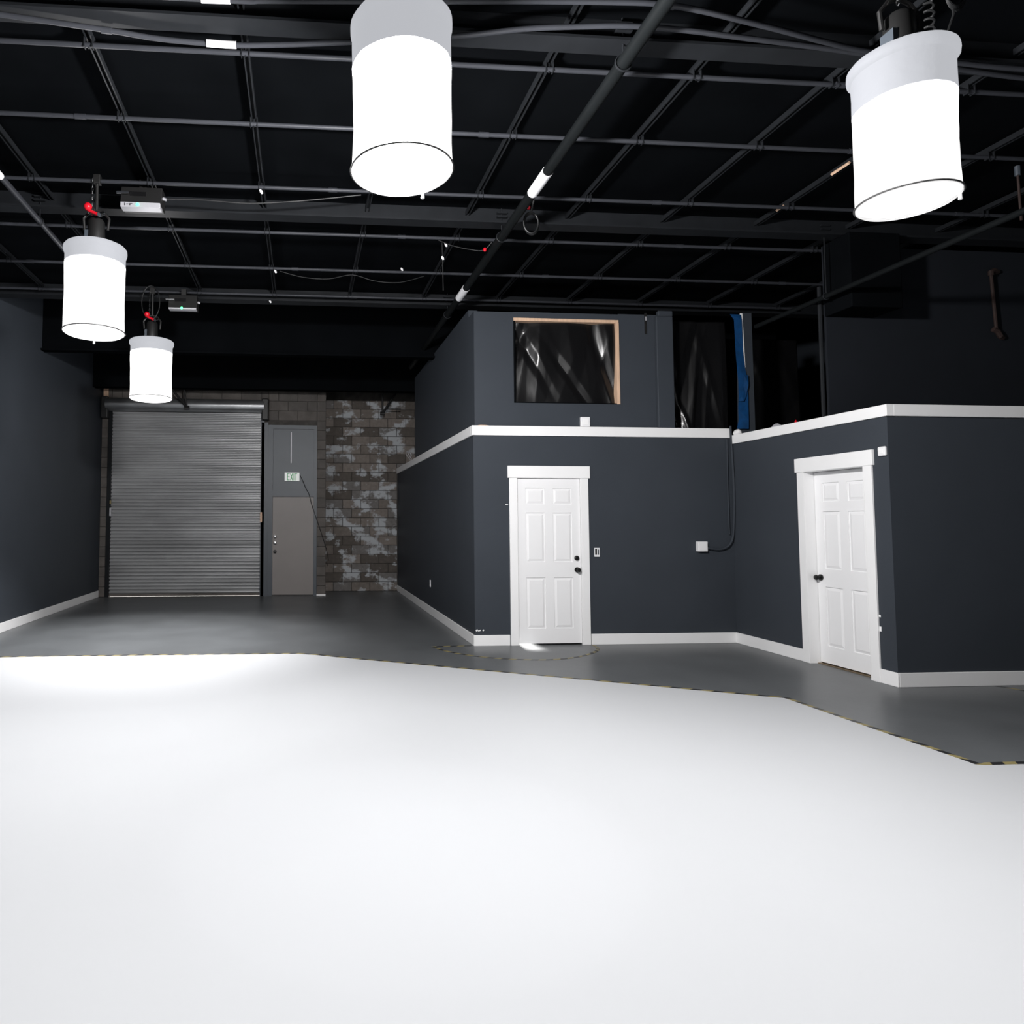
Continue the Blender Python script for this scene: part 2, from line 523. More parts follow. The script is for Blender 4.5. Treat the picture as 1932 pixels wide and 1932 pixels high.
def ribbon(name, label, cat, pts, wd, y, m, thick=.004):
    """crumpled strip in the xz plane following pts (x, z)"""
    mb = MB()
    L, Rr = [], []
    rnd = random.Random(len(pts) * 7 + int(wd * 1000))
    for i, (x, z, wv) in enumerate(pts):
        yy = y + rnd.uniform(-.008, .004)
        L.append((x - wv / 2, yy, z))
        Rr.append((x + wv / 2, yy + rnd.uniform(-.01, .01), z))
    n = len(pts)
    mb.add(L + Rr, [(i, n + i, n + i + 1, i + 1) for i in range(n - 1)])
    o = mb.build(name, m)
    s = o.modifiers.new('solid', 'SOLIDIFY')
    s.thickness = thick
    return tag(o, label, cat)


ribbon('masking_tape', 'long strip of blue masking tape down the loft post', 'tape',
       [(5.54, 4.17, .15), (5.565, 4.10, .10), (5.565, 3.9, .095), (5.57, 3.7, .10), (5.585, 3.5, .11), (5.605, 3.3, .12), (5.61, 3.1, .13), (5.60, 2.95, .14), (5.60, 2.8, .13), (5.585, 2.69, .15)], .1, 8.096, 'blue_tape')
ribbon('masking_tape', 'short curl of blue masking tape hanging loose on the loft post', 'tape',
       [(5.64, 3.38, .06), (5.63, 3.25, .06), (5.60, 3.1, .06), (5.56, 3.04, .07)], .07, 8.076, 'blue_tape')

# ------------------------------------------------------------------ far wall
JAMB = .02
wl = MB().box((XL, YF + .02, 0), (-3.86, YF + .3, 4.6)).box((-.84, YF + .02, 0), (-.70, YF + .3, 4.6)).box((.30, YF + .02, 0), (.485, YBR, 4.6)).box((-3.86, YF + .02, 3.74), (-.84, YF + .3, 4.6)).box((-.70, YF + .02, 3.5), (.30, YF + .3, 4.6))
wfar = struct('wall_far', wl, 'mortar', 'brown block wall around the roller door and the taupe door')
wb = struct('wall_far_block', B((.45, YBR + .02, 0), (3.3, YBR + .25, 4.6)), 'mortar', 'bare block wall with worn white paint beside the offices')
struct('wall_far_upper', B((XL, YF + .3, 4.62), (XE, YBR + .3, ZH)), 'black')
# each block of the bare wall
blk_mesh = {}


def block(parent, x0, x1, y0, z0, z1, m, prefix='block'):
    key = (round(x1 - x0, 3), round(z1 - z0, 3), m.name)
    if key not in blk_mesh:
        g = .004
        mb = MB()
        a, c = x1 - x0, z1 - z0
        mb.add([(g, 0.006, g), (a - g, .006, g), (a - g, .006, c - g), (g, .006, c - g), (g + .004, 0, g + .004), (a - g - .004, 0, g + .004), (a - g - .004, 0, c - g - .004), (g + .004, 0, c - g - .004),
                (g, .05, g), (a - g, .05, g), (a - g, .05, c - g), (g, .05, c - g)],
               [(4, 5, 6, 7), (0, 1, 5, 4), (1, 2, 6, 5), (2, 3, 7, 6), (3, 0, 4, 7), (8, 9, 1, 0), (9, 10, 2, 1), (10, 11, 3, 2), (11, 8, 0, 3)])
        blk_mesh[key] = mb.mesh('block', m)
    o = bpy.data.objects.new('block', blk_mesh[key])
    COL.objects.link(o)
    o.parent = parent
    o.location = (x0, y0 + random.uniform(-.004, .004), z0)
    return o


def course(parent, xa, xb, y, z0, z1, off, mats):
    x = xa - off
    while x < xb - .02:
        a, c = max(x, xa), min(x + .4, xb)
        if c - a > .03:
            block(parent, a, c, y, z0, z1, random.choice(mats))
        x += .4


for k in range(21):
    course(wb, .485, 3.3 if k > 12 else 2.09, YBR, k * .2, k * .2 + .2, 0 if k % 2 else .2, BLOCKS)
brown = [mat('brown_block_a', (.105, .094, .086), .85, var=.2, vscale=5, bump=.3), mat('brown_block_b', (.088, .08, .074), .85, var=.2, vscale=5, bump=.3)]
for k in range(23):
    z0, z1 = k * .2, k * .2 + .2
    course(wfar, XL, -3.86, YF, z0, z1, 0 if k % 2 else .2, brown)
    course(wfar, .30, .485, YF, z0, z1, 0 if k % 2 else .2, brown)
    if z0 >= 3.59:
        course(wfar, -.70, .30, YF, max(z0, 3.5), z1, 0 if k % 2 else .2, brown)
    if z0 >= 3.79:
        course(wfar, -3.86, -.84, YF, z0, z1, 0 if k % 2 else .2, brown)
        course(wfar, -.84, -.70, YF, z0, z1, 0, brown)
struct('trim_5', B((-4.02, YF - .05, 3.9), (-3.93, YF, 4.28)), 'wood', 'short raw wood plank in the top left corner over the roller door')
struct('trim_6', B((.30, YF - .012, 0), (.487, YF - .004, .03)), 'white', 'white scrap of trim at the foot of the block pillar')

# ------------------------------------------------------------------ roller door
rd = thing('roller_shutter', 'tall galvanised roll-up shutter door in the far wall', 'shutter door', (-2.345, YF, 0))
pitch = .0700
prof = []
sm = MB()
hw = 1.525
cs = []
for i in range(7):
    a = math.pi * i / 6
    cs.append((-.014 * math.sin(a) - .004, .010 + .050 * i / 6))
cs.append((.024, .062))
cs.append((.024, .070))
cs = [(.024, 0), (.024, .008)] + cs
vs = [(-hw, y, z) for y, z in cs] + [(hw, y, z) for y, z in cs]
k = len(cs)
sm.add(vs, [(i, k + i, k + i + 1, i + 1) for i in range(k - 1)])
slat_me = sm.mesh('slat', 'shutter', True)
for i in range(53):
    o = bpy.data.objects.new('slat', slat_me)
    COL.objects.link(o)
    o.parent = rd
    o.location = (0, .03, .055 + i * pitch)
MB().box((-1.5, -.005, .016), (1.5, .05, .058)).build('bottom_bar', 'brown_jamb', rd, bevel=.004)
for s in (-1, 1):
    MB().box((s * 1.535 - .045, -.03, 0), (s * 1.535 + .03, .07, 3.74)).build('guide_rail', 'black_steel' if s < 0 else 'blue_frame', rd)
    MB().box((s * 1.60 - .09, -.20, 3.58), (s * 1.60 + .05, .02, 4.02)).build('end_bracket', 'iron', rd, bevel=.02)
hd = MB().tube([(-1.60, -.10, 3.87), (1.56, -.10, 3.87)], .135, 24)
hd.build('barrel_hood', 'hood', rd, smooth=True)
MB().box((-1.51, -.06, 1.62), (-1.48, -.03, 1.78)).build('slide_lock', 'silver', rd)
MB().box((1.49, -.06, 1.50), (1.53, -.03, 1.70)).build('slide_lock', 'wood', rd)
MB().box((-1.51, -.06, 1.86), (-1.485, -.03, 1.93)).build('pull_tab', 'tape_y', rd)
# bare ground outside under the leak
struct('floor_outside', B((-4.2, YF + .3, -.01), (.5, 17.0, .001)), 'mortar')

# taupe exit door
d3 = thing('door_3', 'taupe metal exit door in a blue grey frame under an exit sign', None, (-.205, YF, 0), kind='structure')
sl = MB().box((-.40, .012, .02), (.44, .055, 2.02)).build('door_slab', 'brown_door', d3, bevel=.003)
MB().box((-.50, -.02, 0), (-.40, .09, 3.50)).build('frame_post', 'blue_frame', d3)
MB().box((-.635, -.03, 0), (-.50, .09, 3.55)).build('frame_post', 'blue_frame', d3)
MB().box((.44, -.02, 0), (.505, .09, 3.50)).build('frame_post', 'blue_frame', d3)
MB().box((-.40, -.02, 2.02), (.44, .09, 2.15)).build('frame_head', 'blue_frame', d3)
MB().box((-.40, -.02, 3.42), (.44, .09, 3.50)).build('frame_head', 'blue_frame', d3)
tp = MB().box((-.40, .02, 2.15), (.44, .06, 3.42)).build('transom_panel', 'blue_frame', d3)
MB().box((-.032, .012, 2.72), (-.022, .02, 3.36)).build('seam', 'silver', tp)
for z, m in ((1.21, 'chrome'), (1.08, 'chrome'), (.90, 'iron')):
    MB().tube([(-.345, .012, z), (-.345, -.02, z), (-.345, -.05, z), (-.345, -.056, z)], [.034, .034, .03, .015], 14).build('lock', m, d3, smooth=True)
MB().box((-.40, -.0, .0), (.44, .06, .018)).build('threshold', 'iron', d3)

# EXIT sign
es = thing('exit_sign', 'small white sign reading EXIT in green above the taupe door', 'sign', (-.212, YF - .03, 2.43))
MB().box((-.153, 0, -.088), (.153, .05, .088)).build('sign_body', 'sign_white', es, bevel=.006)


def letter(ch, x, w, h):
    mb = MB()
    t = max(.013, w * .27)
    y0, y1 = -.004, .0
    z0, z1 = -h / 2, h / 2
    if ch == 'E':
        mb.box((x, y0, z0), (x + t, y1, z1))
        for a in (z0, -t / 2, z1 - t):
            mb.box((x + t, y0, a), (x + w, y1, a + t))
    if ch == 'I':
        mb.box((x + w / 2 - t / 2, y0, z0), (x + w / 2 + t / 2, y1, z1))
    if ch == 'T':
        mb.box((x + w / 2 - t / 2, y0, z0), (x + w / 2 + t / 2, y1, z1 - t)).box((x, y0, z1 - t), (x + w, y1, z1))
    if ch == 'X':
        for s in (0, 1):
            xa, xb = (x, x + w - t) if s == 0 else (x + w - t, x)
            mb.add([(xa, y0 - s * .0004, z0), (xa + t, y0 - s * .0004, z0), (xb + t, y0 - s * .0004, z1), (xb, y0 - s * .0004, z1), (xa, y1, z0), (xa + t, y1, z0), (xb + t, y1, z1), (xb, y1, z1)],
                   [(0, 1, 2, 3), (7, 6, 5, 4), (0, 4, 5, 1), (1, 5, 6, 2), (2, 6, 7, 3), (3, 7, 4, 0)])
    return mb


for ch, x, w_ in (('E', -.10, .052), ('X', -.04, .06), ('I', .024, .024), ('T', .052, .054)):
    letter(ch, x, w_, .145).build('letter', 'sign_green', es)

# cord dropping from the exit sign
tag(MB().tube([(-.05, YF - .03, 2.47), (.02, YF - .035, 2.33), (.07, YF - .035, 2.2), (.13, YF - .05, 2.1), (.20, YF - .05, 1.85), (.30, YF - .04, 1.55), (.42, YF - .03, 1.2), (.50, YF - .02, .95), (.56, YF + .3, .7)], .006, 6).build('power_cord', 'cord'),
    'thin dark cord slanting from the EXIT sign down past the taupe door', 'cord')


def pipe_thing(name, label, cat, pts, r, m, group=None, n=10, root_parts=None):
    o = MB().tube(pts, r, n).build(name, m, None, smooth=True)
    return tag(o, label, cat, group)


pb = thing('pipe_brace', 'black braced pipe hanging in front of the worn block wall', 'brace', (1.72, 14.3, 3.85))
MB().tube([(0, 0, 0), (0, 0, .75)], .02, 8).build('upright', 'iron', pb)
MB().tube([(0, 0, 0), (.33, .05, .5), (.5, .1, .75)], .024, 8).build('diagonal', 'iron', pb)
MB().tube([(.06, 0, .10), (.40, 0, .10)], .012, 8).build('crossbar', 'iron', pb)
MB().tube([(-.05, 0, 0), (.05, 0, 0)], .04, 10).build('foot', 'iron', pb)
pb = thing('pipe_brace', 'black brace hanging in front of the roller door barrel', 'brace', (-2.30, 13.45, 3.77))
MB().tube([(0, 0, 0), (-.06, 0, .40)], .018, 8).build('upright', 'iron', pb)
MB().tube([(0, 0, 0), (-.32, 0, .40)], .024, 8).build('diagonal', 'iron', pb)
MB().tube([(-.05, 0, -.005), (.05, 0, -.005)], .04, 10).build('foot', 'iron', pb)
# dropped black beams in the rear bay
gb = thing('ceiling_girder', 'deep black girder crossing in front of the roller door bay', 'beam', (2.0, 10.6, 4.16))
MB().box((-6.06, .06, .03), (6.0, .10, ZH - 4.16)).build('web', 'black', gb)
MB().box((-6.06, 0, 0), (6.0, .16, .03)).build('bottom_flange', 'black', gb)
hb = tag(B((XL, 13.2, 4.12), (XE, 13.4, ZH)).build('header_beam', 'black'), 'black header beam just in front of the far block wall', 'beam')

# ------------------------------------------------------------------ ceiling beams, grid
for y, wd, lab in ((3.82, .14, 'black steel ceiling beam nearest the top edge, behind the curved rails'), (6.34, .15, 'black steel ceiling beam halfway back, behind the silver control box'), (8.86, .17, 'black steel ceiling beam at the rear end of the lighting grid')):
    bt = thing('ceiling_beam', lab, 'beam', (0, y, 4.45), group='steel ceiling beams')
    MB().box((XL, 0, 0), (XE, wd, .018)).build('bottom_flange', 'black_steel', bt)
    MB().box((XL, wd / 2 - .01, .018), (XE, wd / 2 + .01, .17)).build('web', 'black_steel', bt)

STRUT_X = [-3.38, -2.38, -1.36, -.38, .62, 1.62, 2.64, 3.63, 4.63, 5.63, 6.63]
PIPE_Y = [3.22, 4.19, 4.96, 5.92, 6.86, 7.85, 8.78]
ordn = ['farthest left', 'second from the left', 'third from the left', 'fourth from the left', 'fifth from the left', 'sixth from the left', 'seventh from the left', 'fourth from the right', 'third from the right', 'second from the right', 'farthest right']
smesh = MB()
prof = [(-.021, -.021), (-.021, .021), (.021, .021), (.021, -.021), (.011, -.021), (.011, -.017), (.017, -.017), (.017, .017), (-.017, .017), (-.017, -.017), (-.011, -.017), (-.011, -.021)]
n = len(prof)
vs = [(x, 2.2, z) for x, z in prof] + [(x, 8.84, z) for x, z in prof]
smesh.add(vs, [(i, (i + 1) % n, n + (i + 1) % n, n + i) for i in range(n)])
strut_me = smesh.mesh('strut_channel', 'black_steel')
clamp_me = MB().box((-.028, -.02, -.03), (-.022, .02, .036)).box((.022, -.02, -.03), (.028, .02, .036)).tube([(0, 0, -.032), (0, 0, .03)], .006, 6).mesh('pipe_clamp', 'black_steel')
for i, x in enumerate(STRUT_X):
    t = thing('strut_channel', 'slotted steel channel of the ceiling grid, ' + ordn[i], 'channel', (x, 0, 4.56), group='ceiling strut channels')
    o = bpy.data.objects.new('channel_rail', strut_me)
    COL.objects.link(o)
    o.parent = t
    for y in PIPE_Y[1:]:
        c = bpy.data.objects.new('pipe_clamp', clamp_me)
        COL.objects.link(c)
        c.parent = t
        c.location = (0, y, -.05)
pn = ['just above the picture', 'nearest in view', 'second nearest in view', 'third nearest in view', 'third from the rear', 'second from the rear', 'rearmost']
for i, y in enumerate(PIPE_Y):
    t = thing('grid_pipe', 'grey conduit crossing the ceiling grid, ' + pn[i], 'pipe', (0, y, 4.50), group='cross pipes of the ceiling grid')
    r = .0165
    MB().tube([(XL, 0, 0), (6.9, 0, 0)], r, 10).build('conduit', 'pipe', t, smooth=True)
    x = -3.2 + (i * .77) % 1.9
    while x < 6.5:
        MB().tube([(x - .04, 0, 0), (x + .04, 0, 0)], r + .004, 10).build('coupling', 'pipe', t, smooth=True)
        x += 3.05
# curved rails
def smooth_curve(p, k=6):
    out = []
    for i in range(len(p) - 1):
        a, b, c, d = p[max(i - 1, 0)], p[i], p[i + 1], p[min(i + 2, len(p) - 1)]
        for j in range(k):
            t = j / k
            out.append(tuple(.5 * ((2 * b[q]) + (c[q] - a[q]) * t + (2 * a[q] - 5 * b[q] + 4 * c[q] - d[q]) * t * t + (3 * b[q] - a[q] - 3 * c[q] + d[q]) * t ** 3) for q in range(len(b))))
    out.append(tuple(p[-1]))
    return out


t1 = [(-2.9, 3.72), (-2.2, 3.80), (-1.76, 3.86), (-1.18, 3.94), (-.88, 3.99), (-.5, 4.01), (-.24, 3.995), (.27, 3.93), (.91, 3.83), (1.30, 3.74), (1.64, 3.695), (1.92, 3.67), (2.29, 3.68), (2.63, 3.71), (3.0, 3.74), (3.52, 3.79), (4.27, 3.88), (4.9, 3.93), (6.2, 3.98)]
t2 = [(.993 * x_, .993 * y_) for x_, y_ in [(-2.9, 3.66), (-.58, 3.655), (-.22, 3.64), (.34, 3.60), (.88, 3.56), (1.26, 3.53), (1.86, 3.495), (2.06, 3.50), (2.29, 3.53), (2.55, 3.58), (2.85, 3.64), (3.18, 3.71), (3.5, 3.765), (4.18, 3.82), (4.63, 3.84), (6.2, 3.88)]]
for p, nm, z in ((t1, 'wavy curtain rail dipping behind the centre lantern near the top edge', 4.42), (t2, 'upper curved curtain rail sweeping down to the right lantern', 4.40)):
    t = thing('curtain_rail', nm, 'rail', (0, 0, z), group='curved ceiling rails')
    MB().tube([(x, y, 0) for x, y in smooth_curve(p)], .016, 10).build('rail', 'pipe', t, smooth=True)
    q = p[3] if z > 4.41 else p[7]
    MB().tube([(q[0] - .03, q[1], 0), (q[0] + .03, q[1] + .005, 0)], .02, 10).build('coupling', 'pipe', t, smooth=True)
    sl_ = [(-.60, 4.004, 0), (-.50, 4.008, 0), (-.42, 4.008, 0)] if z > 4.41 else [(-.576, 3.629, 0), (-.417, 3.624, 0)]
    tag(MB().tube(sl_, .021, 14).build('paper_sleeve', 'sleeve', t, True), 'white paper sleeve')


def long_pipe(label, x, z, r, y0, y1, m, labels, hang):
    t = thing('sprinkler_pipe', label, 'pipe', (x, 0, z))
    MB().tube([(0, y0, 0), (0, y1, 0)], r, 20).build('pipe', m, t, smooth=True)
    for y in hang:
        MB().tube([(0, y, 0), (0, y, ZC - z)], .006, 6).build('hanger_rod', 'black_steel', t)
        MB().tube([(math.cos(a) * (r + .008), y, math.sin(a) * (r + .008)) for a in [2 * math.pi * k / 16 for k in range(16)]], .006, 6, closed=True).build('hanger_ring', 'black_steel', t)
        MB().box((-.05, y - .03, ZC - z - .10), (.05, y + .03, ZC - z - .085)).box((-.05, y - .03, ZC - z - .06), (.05, y + .03, ZC - z - .045)).build('beam_clamp', 'black_steel', t)
    for (a, b), lb in labels:
        tag(MB().tube([(0, a, 0), (0, b, 0)], r + .003, 20).build('paper_sleeve', 'sleeve', t, True), lb)


long_pipe('thick black sprinkler main running back past the centre lantern', 1.965, 4.33, .043, -4.5, 12.0, 'main_pipe',
          [((5.14, 5.50), 'large white paper sleeve on the thick sprinkler main'), ((7.85, 8.22), 'small white paper sleeve at the far end of the sprinkler main')], (3.86, 6.40, 8.9))
long_pipe('grey pipe running back to the left lantern from the left edge', -2.49, 4.33, .026, -4.5, 7.6, 'pipe', [((5.25, 5.57), 'white paper sleeve on the pipe at the left edge')], (3.86, 6.40))
long_pipe('dark pipe slanting over the right hand loft', 5.38, 3.83, .026, -4.5, 7.5, 'main_pipe', [], (6.42,))


# ------------------------------------------------------------------ lanterns
def lantern(label, x, y, zb, zt, R, band, dim, seed, tab_a, flare=.03):
    t = thing('lantern_light', label, 'lantern', (x, y, zb), group='hanging cylinder lanterns')
    rnd = random.Random(seed)
    ph = [rnd.uniform(0, 6.28) for _ in range(6)]
    h = zt - zb
    hb = h * (1 - band)

    def wob(a, z):
        return R * (.008 * math.sin(3 * a + ph[0] + 5 * z) + .006 * math.sin(7 * a + ph[1] - 9 * z) + .004 * math.sin(13 * a + ph[2] + 22 * z) + .003 * math.sin(23 * a + ph[3] - 31 * z))
    ls, lb = 'cloth_' + dim, 'base_cloth_' + dim
    prof = [(R * (.985 - .02 * math.sin(math.pi * i / 14)), .012 + (hb - .012) * i / 14) for i in range(15)]
    MB().lathe(prof, 48, wob=wob).build('lit_skirt', ls, t, smooth=True)
    prof = [(R * .985, hb)] + [(R * (.985 - .006 * math.sin(math.pi * i / 5)), hb + (h - .06 - hb) * i / 5) for i in range(1, 6)]
    prof += [(R * (.985 + flare * .45), h - .052), (R * (.985 + flare * .9), h - .04), (R * (.985 + flare), h - .022), (R * (.98 + flare), h - .006), (R * (.96 + flare * .8), h + .004), (R * .90, h + .006)]
    MB().lathe(prof, 48, wob=lambda a, z: wob(a, z) * .6).build('upper_skirt', 'lamp_top', t, smooth=True)
    MB().lathe([(R * .90, h + .006), (R * .6, h + .03), (.09, h + .05)], 32).build('top_cover', 'black_steel', t, smooth=True)
    # sagging bottom cloth
    MB().lathe([(R * .985, .0), (R * .93, -.010), (R * .75, -.020), (R * .5, -.026), (R * .25, -.029), (.004, -.03)], 48, capt=True).build('bottom_cloth', lb, t, smooth=True)
    MB().tube([((R + .002) * math.cos(a), (R + .002) * math.sin(a), .006) for a in [2 * math.pi * k / 48 for k in range(48)]], .0045, 6, closed=True).build('rim_wire', 'wire', t, smooth=True)
    if tab_a is not None:
        tx, ty = (R - .01) * math.cos(tab_a), (R - .01) * math.sin(tab_a)
        MB().tube([(tx, ty, .0), (tx, ty, -.02), (tx, ty, -.032), (tx, ty, -.036)], [.008, .009, .010, .004], 8).build('pull_toggle', 'plastic_white', t, smooth=True)
    # the bulb inside, and its downward beam
    power, down, _g = LAMPS[dim]
    bl = bpy.data.lights.new('lantern_bulb', 'POINT')
    bl.energy, bl.shadow_soft_size, bl.color = power, .15, (1, .985, .985)
    bo = bpy.data.objects.new('lantern_bulb', bl)
    COL.objects.link(bo)
    bo.parent = t
    bo.location = (0, 0, hb - .10)
    if down:
        dl = bpy.data.lights.new('lantern_beam', 'SPOT')
        dl.energy, dl.shadow_soft_size, dl.color = down, .07, (1, .985, .985)
        dl.spot_size, dl.spot_blend = math.radians(85), 1.0
        do = bpy.data.objects.new('lantern_beam', dl)
        COL.objects.link(do)
        do.parent = t
        do.location = (0, 0, hb - .12)
    # lamp head above
    head = MB().tube([(0, 0, h + .03), (0, 0, h + .06), (0, 0, h + .065), (0, 0, h + .24), (0, 0, h + .26)], [.10, .10, .075, .07, .055], 20).build('lamp_head', 'iron', t, smooth=True)
    MB().box((-.085, -.05, h + .05), (-.055, .03, h + .15)).build('cooling_fin', 'blue_frame', head)
    return t, h


L0, h0 = lantern('large lantern with glowing white cylinder, top centre of the picture', .485, 3.22, 3.233, 3.989, .252, .31, 'centre', 1, .95, .03)
L1, h1 = lantern('creased white lantern hanging at the upper right', 3.172, 3.22, 3.181, 3.948, .224, .32, 'right', 2, -.55, .085)
L2, h2 = lantern('larger of the two lanterns on the left', -1.82, 5.92, 3.14, 3.888, .257, .20, 'left', 3, 1.86, .045)
L3, h3 = lantern('smallest lantern, hanging before the roller door', -1.962, 8.78, 3.089, 3.835, .268, .20, 'small', 4, None, .06)


def rig(t, h, ztop, knob=True):
    """yoke, clamp and red levers over a lantern (local to the lantern)"""
    zt = ztop - t.location.z
    y = MB()
    y.tube([(-.10, 0, h + .17), (-.11, 0, h + .27), (-.06, 0, h + .33), (0, 0, h + .35), (.06, 0, h + .33), (.11, 0, h + .27), (.10, 0, h + .17)], .012, 8)
    y.build('yoke', 'iron', t, smooth=True)
    MB().tube([(0, 0, h + .34), (0, 0, zt - .02)], .014, 8).build('hanging_rod', 'iron', t)
    MB().box((-.03, -.03, zt - .05), (.03, .03, zt + .03)).build('grid_clamp', 'iron', t, bevel=.006)
    ch = [(-.03, -.03, zt - .02 - .028 * i) for i in range(int((zt - h - .36) / .028) + 3)]
    for i, p in enumerate(ch):
        a = i % 2
        q = [(p[0] + (.009 * math.cos(s) if a else 0), p[1] + (0 if a else .009 * math.cos(s)), p[2] + .018 * math.sin(s)) for s in [2 * math.pi * k / 8 for k in range(8)]]
        MB().tube(q, .003, 5, closed=True).build('chain_link', 'chrome', t)
    if knob:
        MB().lathe([(.002, -.035), (.02, -.03), (.033, -.012), (.036, .0), (.033, .014), (.02, .03), (.002, .035)], 16, center=(-.045, -.10, h + .33)).build('red_knob', 'red', t, smooth=True)
        MB().tube([(-.04, -.10, h + .30), (.06, -.11, h + .255)], [.012, .016], 8).build('red_lever', 'red', t, smooth=True)
        lv = t.children[-1]
        MB().tube([(.06, -.13, h + .25), (.085, -.09, h + .28)], .02, 10).build('lever_hub', 'chrome', lv, smooth=True)


rig(L0, h0, 4.5)
rig(L2, h2, 4.52)
rig(L3, h3, 4.52)
rig(L1, h1, 4.5, False)
# right lantern hardware: carabiner and spring cable
MB().tube([(-.04 + .018 * math.cos(s), -.16, h1 + .29 + .05 * math.sin(s)) for s in [2 * math.pi * k / 16 for k in range(16)]], .005, 6, closed=True).build('carabiner', 'chrome', L1, smooth=True)
MB().tube([(.0 + .02 * math.cos(k * .9), -.17 + .02 * math.sin(k * .9), h1 + .21 - .006 * k) for k in range(34)], .006, 6).build('spring_cable', 'cord', L1, smooth=True)
MB().tube([(.20, -.1, h1 + .3), (.21, -.1, h1 + .2), (.17, -.1, h1 + .1), (.12, -.05, h1 + .06)], .006, 6).build('power_lead', 'cord', L1, smooth=True)
for k in range(4):
    MB().tube([(.20 + .012 * k + .055 * math.cos(s), -.12 + .01 * k, h1 + .33 + .10 * math.sin(s)) for s in [2 * math.pi * j / 20 for j in range(20)]], .006, 6, closed=True).build('cord_loop', 'cord', L1, smooth=True)
# looped cord over the small lantern
MB().tube([(-.01 + .115 * math.cos(s), -.06, h3 + .50 + .22 * math.sin(s)) for s in [2 * math.pi * j / 28 for j in range(28)]], .006, 6, closed=True).build('cord_loop', 'cord', L3, smooth=True)


def control_box(label, x, y, z, led_x, silver=True):
    t = thing('control_box', label, 'control box', (x, y, z), group='lamp control boxes')
    # box hanging from the grid, tilted face at the lower front
    b = MB().add([(-.18, -.05, .02), (.18, -.05, .02), (.18, .12, .02), (-.18, .12, .02), (-.18, -.02, .20), (.18, -.02, .20), (.18, .12, .20), (-.18, .12, .20)],
                 [(3, 2, 1, 0), (4, 5, 6, 7), (0, 1, 5, 4), (1, 2, 6, 5), (2, 3, 7, 6), (3, 0, 4, 7)])
    case = b.build('case', 'iron', t, bevel=.006)
    MB().box((-.17, -.075, -.01 if silver else .0), (.175, .02, .035 if silver else .018)).build('face_plate', 'silver', t, bevel=.003)
    plate = t.children[-1]
    if silver:
        g = MB()
        g.box((-.135, -.077, .002), (-.128, -.0745, .026)).box((-.118, -.077, .012), (-.10, -.0745, .017)).box((-.09, -.077, .004), (-.083, -.0745, .022)).box((-.083, -.077, .018), (-.066, -.0745, .023))
        g.build('printed_mark', 'iron', plate)
    il = MB().lathe([(.014, -.006), (.016, 0), (.012, .007), (.002, .009)], 12).build('indicator_light', 'led', plate, smooth=True)
    il.rotation_euler = (math.pi / 2, 0, 0)
    il.location = (led_x, -.078, .012)
    MB().box((-.10, -.035, .07), (.04, -.03, .15)).build('display', 'plastic', case)
    MB().box((-.03, .02, .20), (.03, .08, .29)).build('hanging_bracket', 'iron', t)
    MB().tube([(-.21, -.05, .13), (-.10, -.055, .13)], .014, 8).build('connector', 'chrome', case, smooth=True)
    MB().tube([(.18, .02, .12), (.21, .02, .11)], .014, 8).build('cable_plug', 'silver', case, smooth=True)
    return t


control_box('lamp control box with silver face and green light, nearer the viewer', -1.45, 6.0, 4.29, -.02)
control_box('lamp control box with small green light over the smallest lantern', -1.54, 8.62, 4.205, -.005, False)


def cable(label, pts, r=.005, m='cord'):
    return tag(MB().tube(smooth_curve(pts, 5), r, 6).build('cable', m, None, True), label, 'cable')


cable('thin cable sagging from the silver control box behind the centre lantern', [(-1.24, 6.02, 4.41), (-.925, 6.0, 4.405), (-.497, 6.0, 4.388), (-.016, 5.98, 4.42), (.52, 5.95, 4.48)], .006)
cable('thin cable looping under the second pipe from the rear', [(-.28, 7.85, 4.47), (.0, 7.84, 4.40), (.3, 7.84, 4.39), (.58, 7.85, 4.45), (.85, 7.84, 4.38), (1.15, 7.84, 4.37), (1.45, 7.85, 4.46)], .005)
cable('thin cable strung between red ties beside the sprinkler main', [(1.42, 6.86, 4.48), (1.55, 6.80, 4.40), (1.72, 6.72, 4.33), (1.85, 6.66, 4.30), (1.92, 6.6, 4.36)], .005)
cable('dark cord hanging straight down left of the sprinkler main', [(1.47, 6.9, 4.48), (1.475, 6.9, 4.2), (1.48, 6.9, 3.95)], .005)
# coil of cable with red tie
cc = thing('cable_coil', 'black cable coil with a red tie hanging behind the sprinkler main', 'cable coil', (2.13, 6.02, 4.31))
for k in range(4):
    MB().tube([(.07 * math.cos(s) + .006 * k, .012 * k, .10 * math.sin(s)) for s in [2 * math.pi * j / 24 for j in range(24)]], .007, 6, closed=True).build('loop', 'cord', cc, smooth=True)
MB().tube([(0, -.02, .10), (0, -.09, .185)], .01, 8).build('strap', 'cord', cc)
MB().lathe([(.002, -.018), (.012, -.014), (.018, 0), (.012, .014), (.002, .018)], 10, center=(-.03, -.03, .13)).build('red_tie', 'red', cc, smooth=True)
kt = MB().lathe([(.002, -.022), (.014, -.016), (.018, 0), (.012, .016), (.002, .022)], 10, center=(1.86, 6.64, 4.30)).build('cable_tie', 'red', None, True)
tag(kt, 'small red tie on the cable left of the sprinkler main', 'cable tie')
